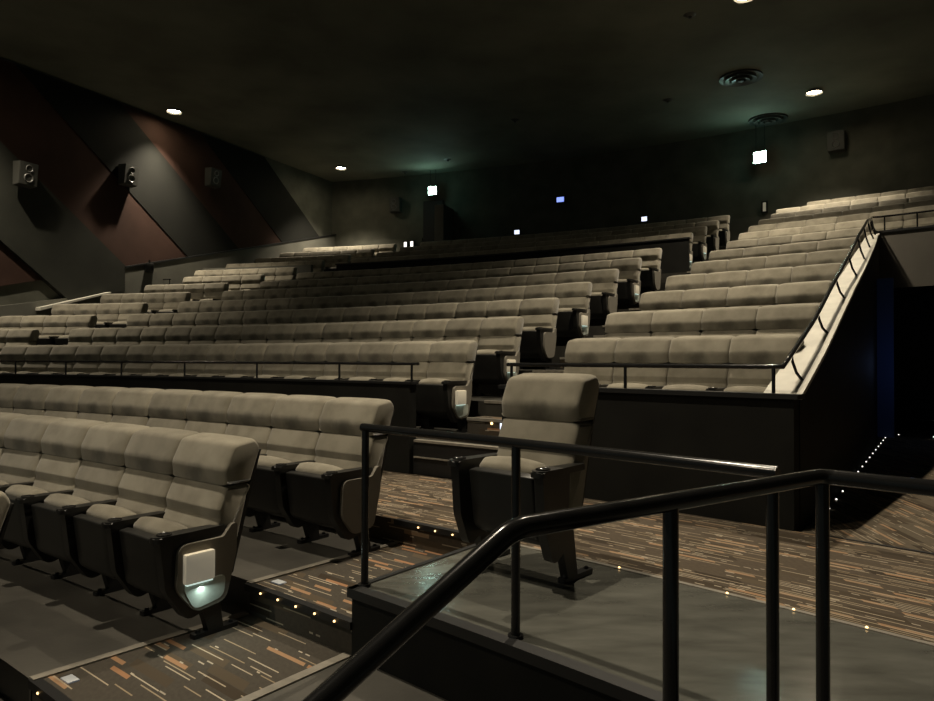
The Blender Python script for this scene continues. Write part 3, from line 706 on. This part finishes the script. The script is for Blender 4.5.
def exit_sign(loc, rz, w_, h_, label, hang):
    t = empty('exit_sign', loc, rz); tag(t, label, 'exit sign', 'lit exit signs')
    bm = bmesh.new(); box(bm, -w_/2-.02, w_/2+.02, -.05, .05, -h_/2-.02, h_/2+.02, .008); obj('housing', bm, M_BLK, t)
    bm = bmesh.new(); box(bm, -w_/2, w_/2, -.056, -.048, -h_/2, h_/2); obj('lit_face', bm, M_EXIT, t)
    bm = bmesh.new(); k_ = h_*.5       # running figure and doorway, green
    F2 = lambda u, v, d: Vector((u, d, v))
    def bar(a_, b_, r):
        a_ = Vector(a_)*k_; b_ = Vector(b_)*k_; n_ = (b_-a_).normalized(); n_ = Vector((-n_.y, n_.x))*r*k_
        prism(bm, [tuple(a_+n_), tuple(a_-n_), tuple(b_-n_), tuple(b_+n_)], F2, -.059, -.0565)
    for a_, b_, r in (((-.05, .38), (-.18, -.02), .12), ((-.16, 0), (.12, -.3), .08), ((.12, -.3), (.02, -.65), .07), ((-.18, 0), (-.38, -.35), .08), ((-.38, -.35), (-.66, -.36), .07), ((-.04, .34), (.28, .16), .06), ((-.1, .34), (-.4, .2), .06), ((.45, -.75), (.45, .75), .05), ((.45, .75), (.8, .75), .05)): bar(a_, b_, r)
    r = bmesh.ops.create_cone(bm, cap_ends=True, segments=14, radius1=.13*k_, radius2=.13*k_, depth=.003); bmesh.ops.rotate(bm, verts=r['verts'], matrix=Matrix.Rotation(PI/2, 3, 'X')); bmesh.ops.translate(bm, verts=r['verts'], vec=(.04*k_, -.0578, .58*k_))
    obj('pictogram', bm, M_EXITG, t)
    for x in (-w_*.35, w_*.35): tube('hanger', [(x, 0, h_/2+.02), (x, 0, hang)], .008, M_BLK, t, 8)
    l = bpy.data.lights.new('exit_glow', 'POINT'); l.energy = 3; l.color = (.42, 1, .85); l.shadow_soft_size = .12
    o = bpy.data.objects.new('exit_glow', l); COL.objects.link(o); o.location = Vector(loc)+Vector((math.sin(rz), -math.cos(rz), 0))*.25; return t
for (R, a_, z_, w_, lab) in ((36.6, 20.59, 6.34, .26, 'small glowing green-white exit sign over the rear door left of centre'), (36.6, 35.55, 6.12, .29, 'glowing white exit sign below the ringed vent at upper right')):
    exit_sign(car(R, a_, z_), -math.radians(a_), w_, w_*.95, lab, CEIL-z_)
def port(a_, z_, w_, h_, m, name, label, cat, grp=None):
    t = empty(name, car(36.88 if z_ < 5 else 36.98, a_, z_), -math.radians(a_)); tag(t, label, cat, grp)
    bm = bmesh.new(); box(bm, -w_/2-.04, w_/2+.04, -.05, 0, -h_/2-.04, h_/2+.04, .006); obj('frame', bm, M_BLK, t)
    bm = bmesh.new(); box(bm, -w_/2, w_/2, -.058, -.048, -h_/2, h_/2); obj('glass', bm, m, t)
port(24.81, 4.90, .16, .12, M_PORT, 'projection_port', 'small bright projection port, left one in the middle of the rear wall', 'window', 'lit projection ports')
port(30.78, 4.95, .15, .12, M_PORT, 'projection_port', 'small bright projection port, right one above the last centre rows', 'window', 'lit projection ports')
port(26.88, 5.78, .22, .14, M_BLUE, 'projection_window', 'dim blue projection window high between the two bright ports', 'window')
port(35.62, 4.92, .07, .22, M_BOX, 'wall_switch', 'small pale upright box on the rear wall below the right exit sign', 'switch')
port(18.95, 4.74, .09, .17, M_WHITEL, 'wall_light', 'small lit white wall light beside the rear door, left of two', 'light', 'small wall lights by the rear door')
port(19.30, 4.75, .09, .17, M_WHITEL, 'wall_light', 'small lit white wall light beside the rear door, right of two', 'light', 'small wall lights by the rear door')
# spotlight under the left wall boarding
p = lwall(3.75, .25); t = empty('wall_spotlight', (p.x, p.y, 3.18), -LA+PI/2+.9); tag(t, 'small black spotlight with white lens under the left wall boarding', 'spotlight')
bm = bmesh.new(); box(bm, -.3, .22, -.09, .09, -.08, .10, .02); obj('body', bm, M_BLK, t)
bm = bmesh.new(); box(bm, .22, .34, -.09, .09, -.10, .12, .03); obj('lens', bm, M_BOX, t)
bm = bmesh.new(); box(bm, -.05, .05, -.02, .02, .08, .20); obj('bracket', bm, M_BLK, t)
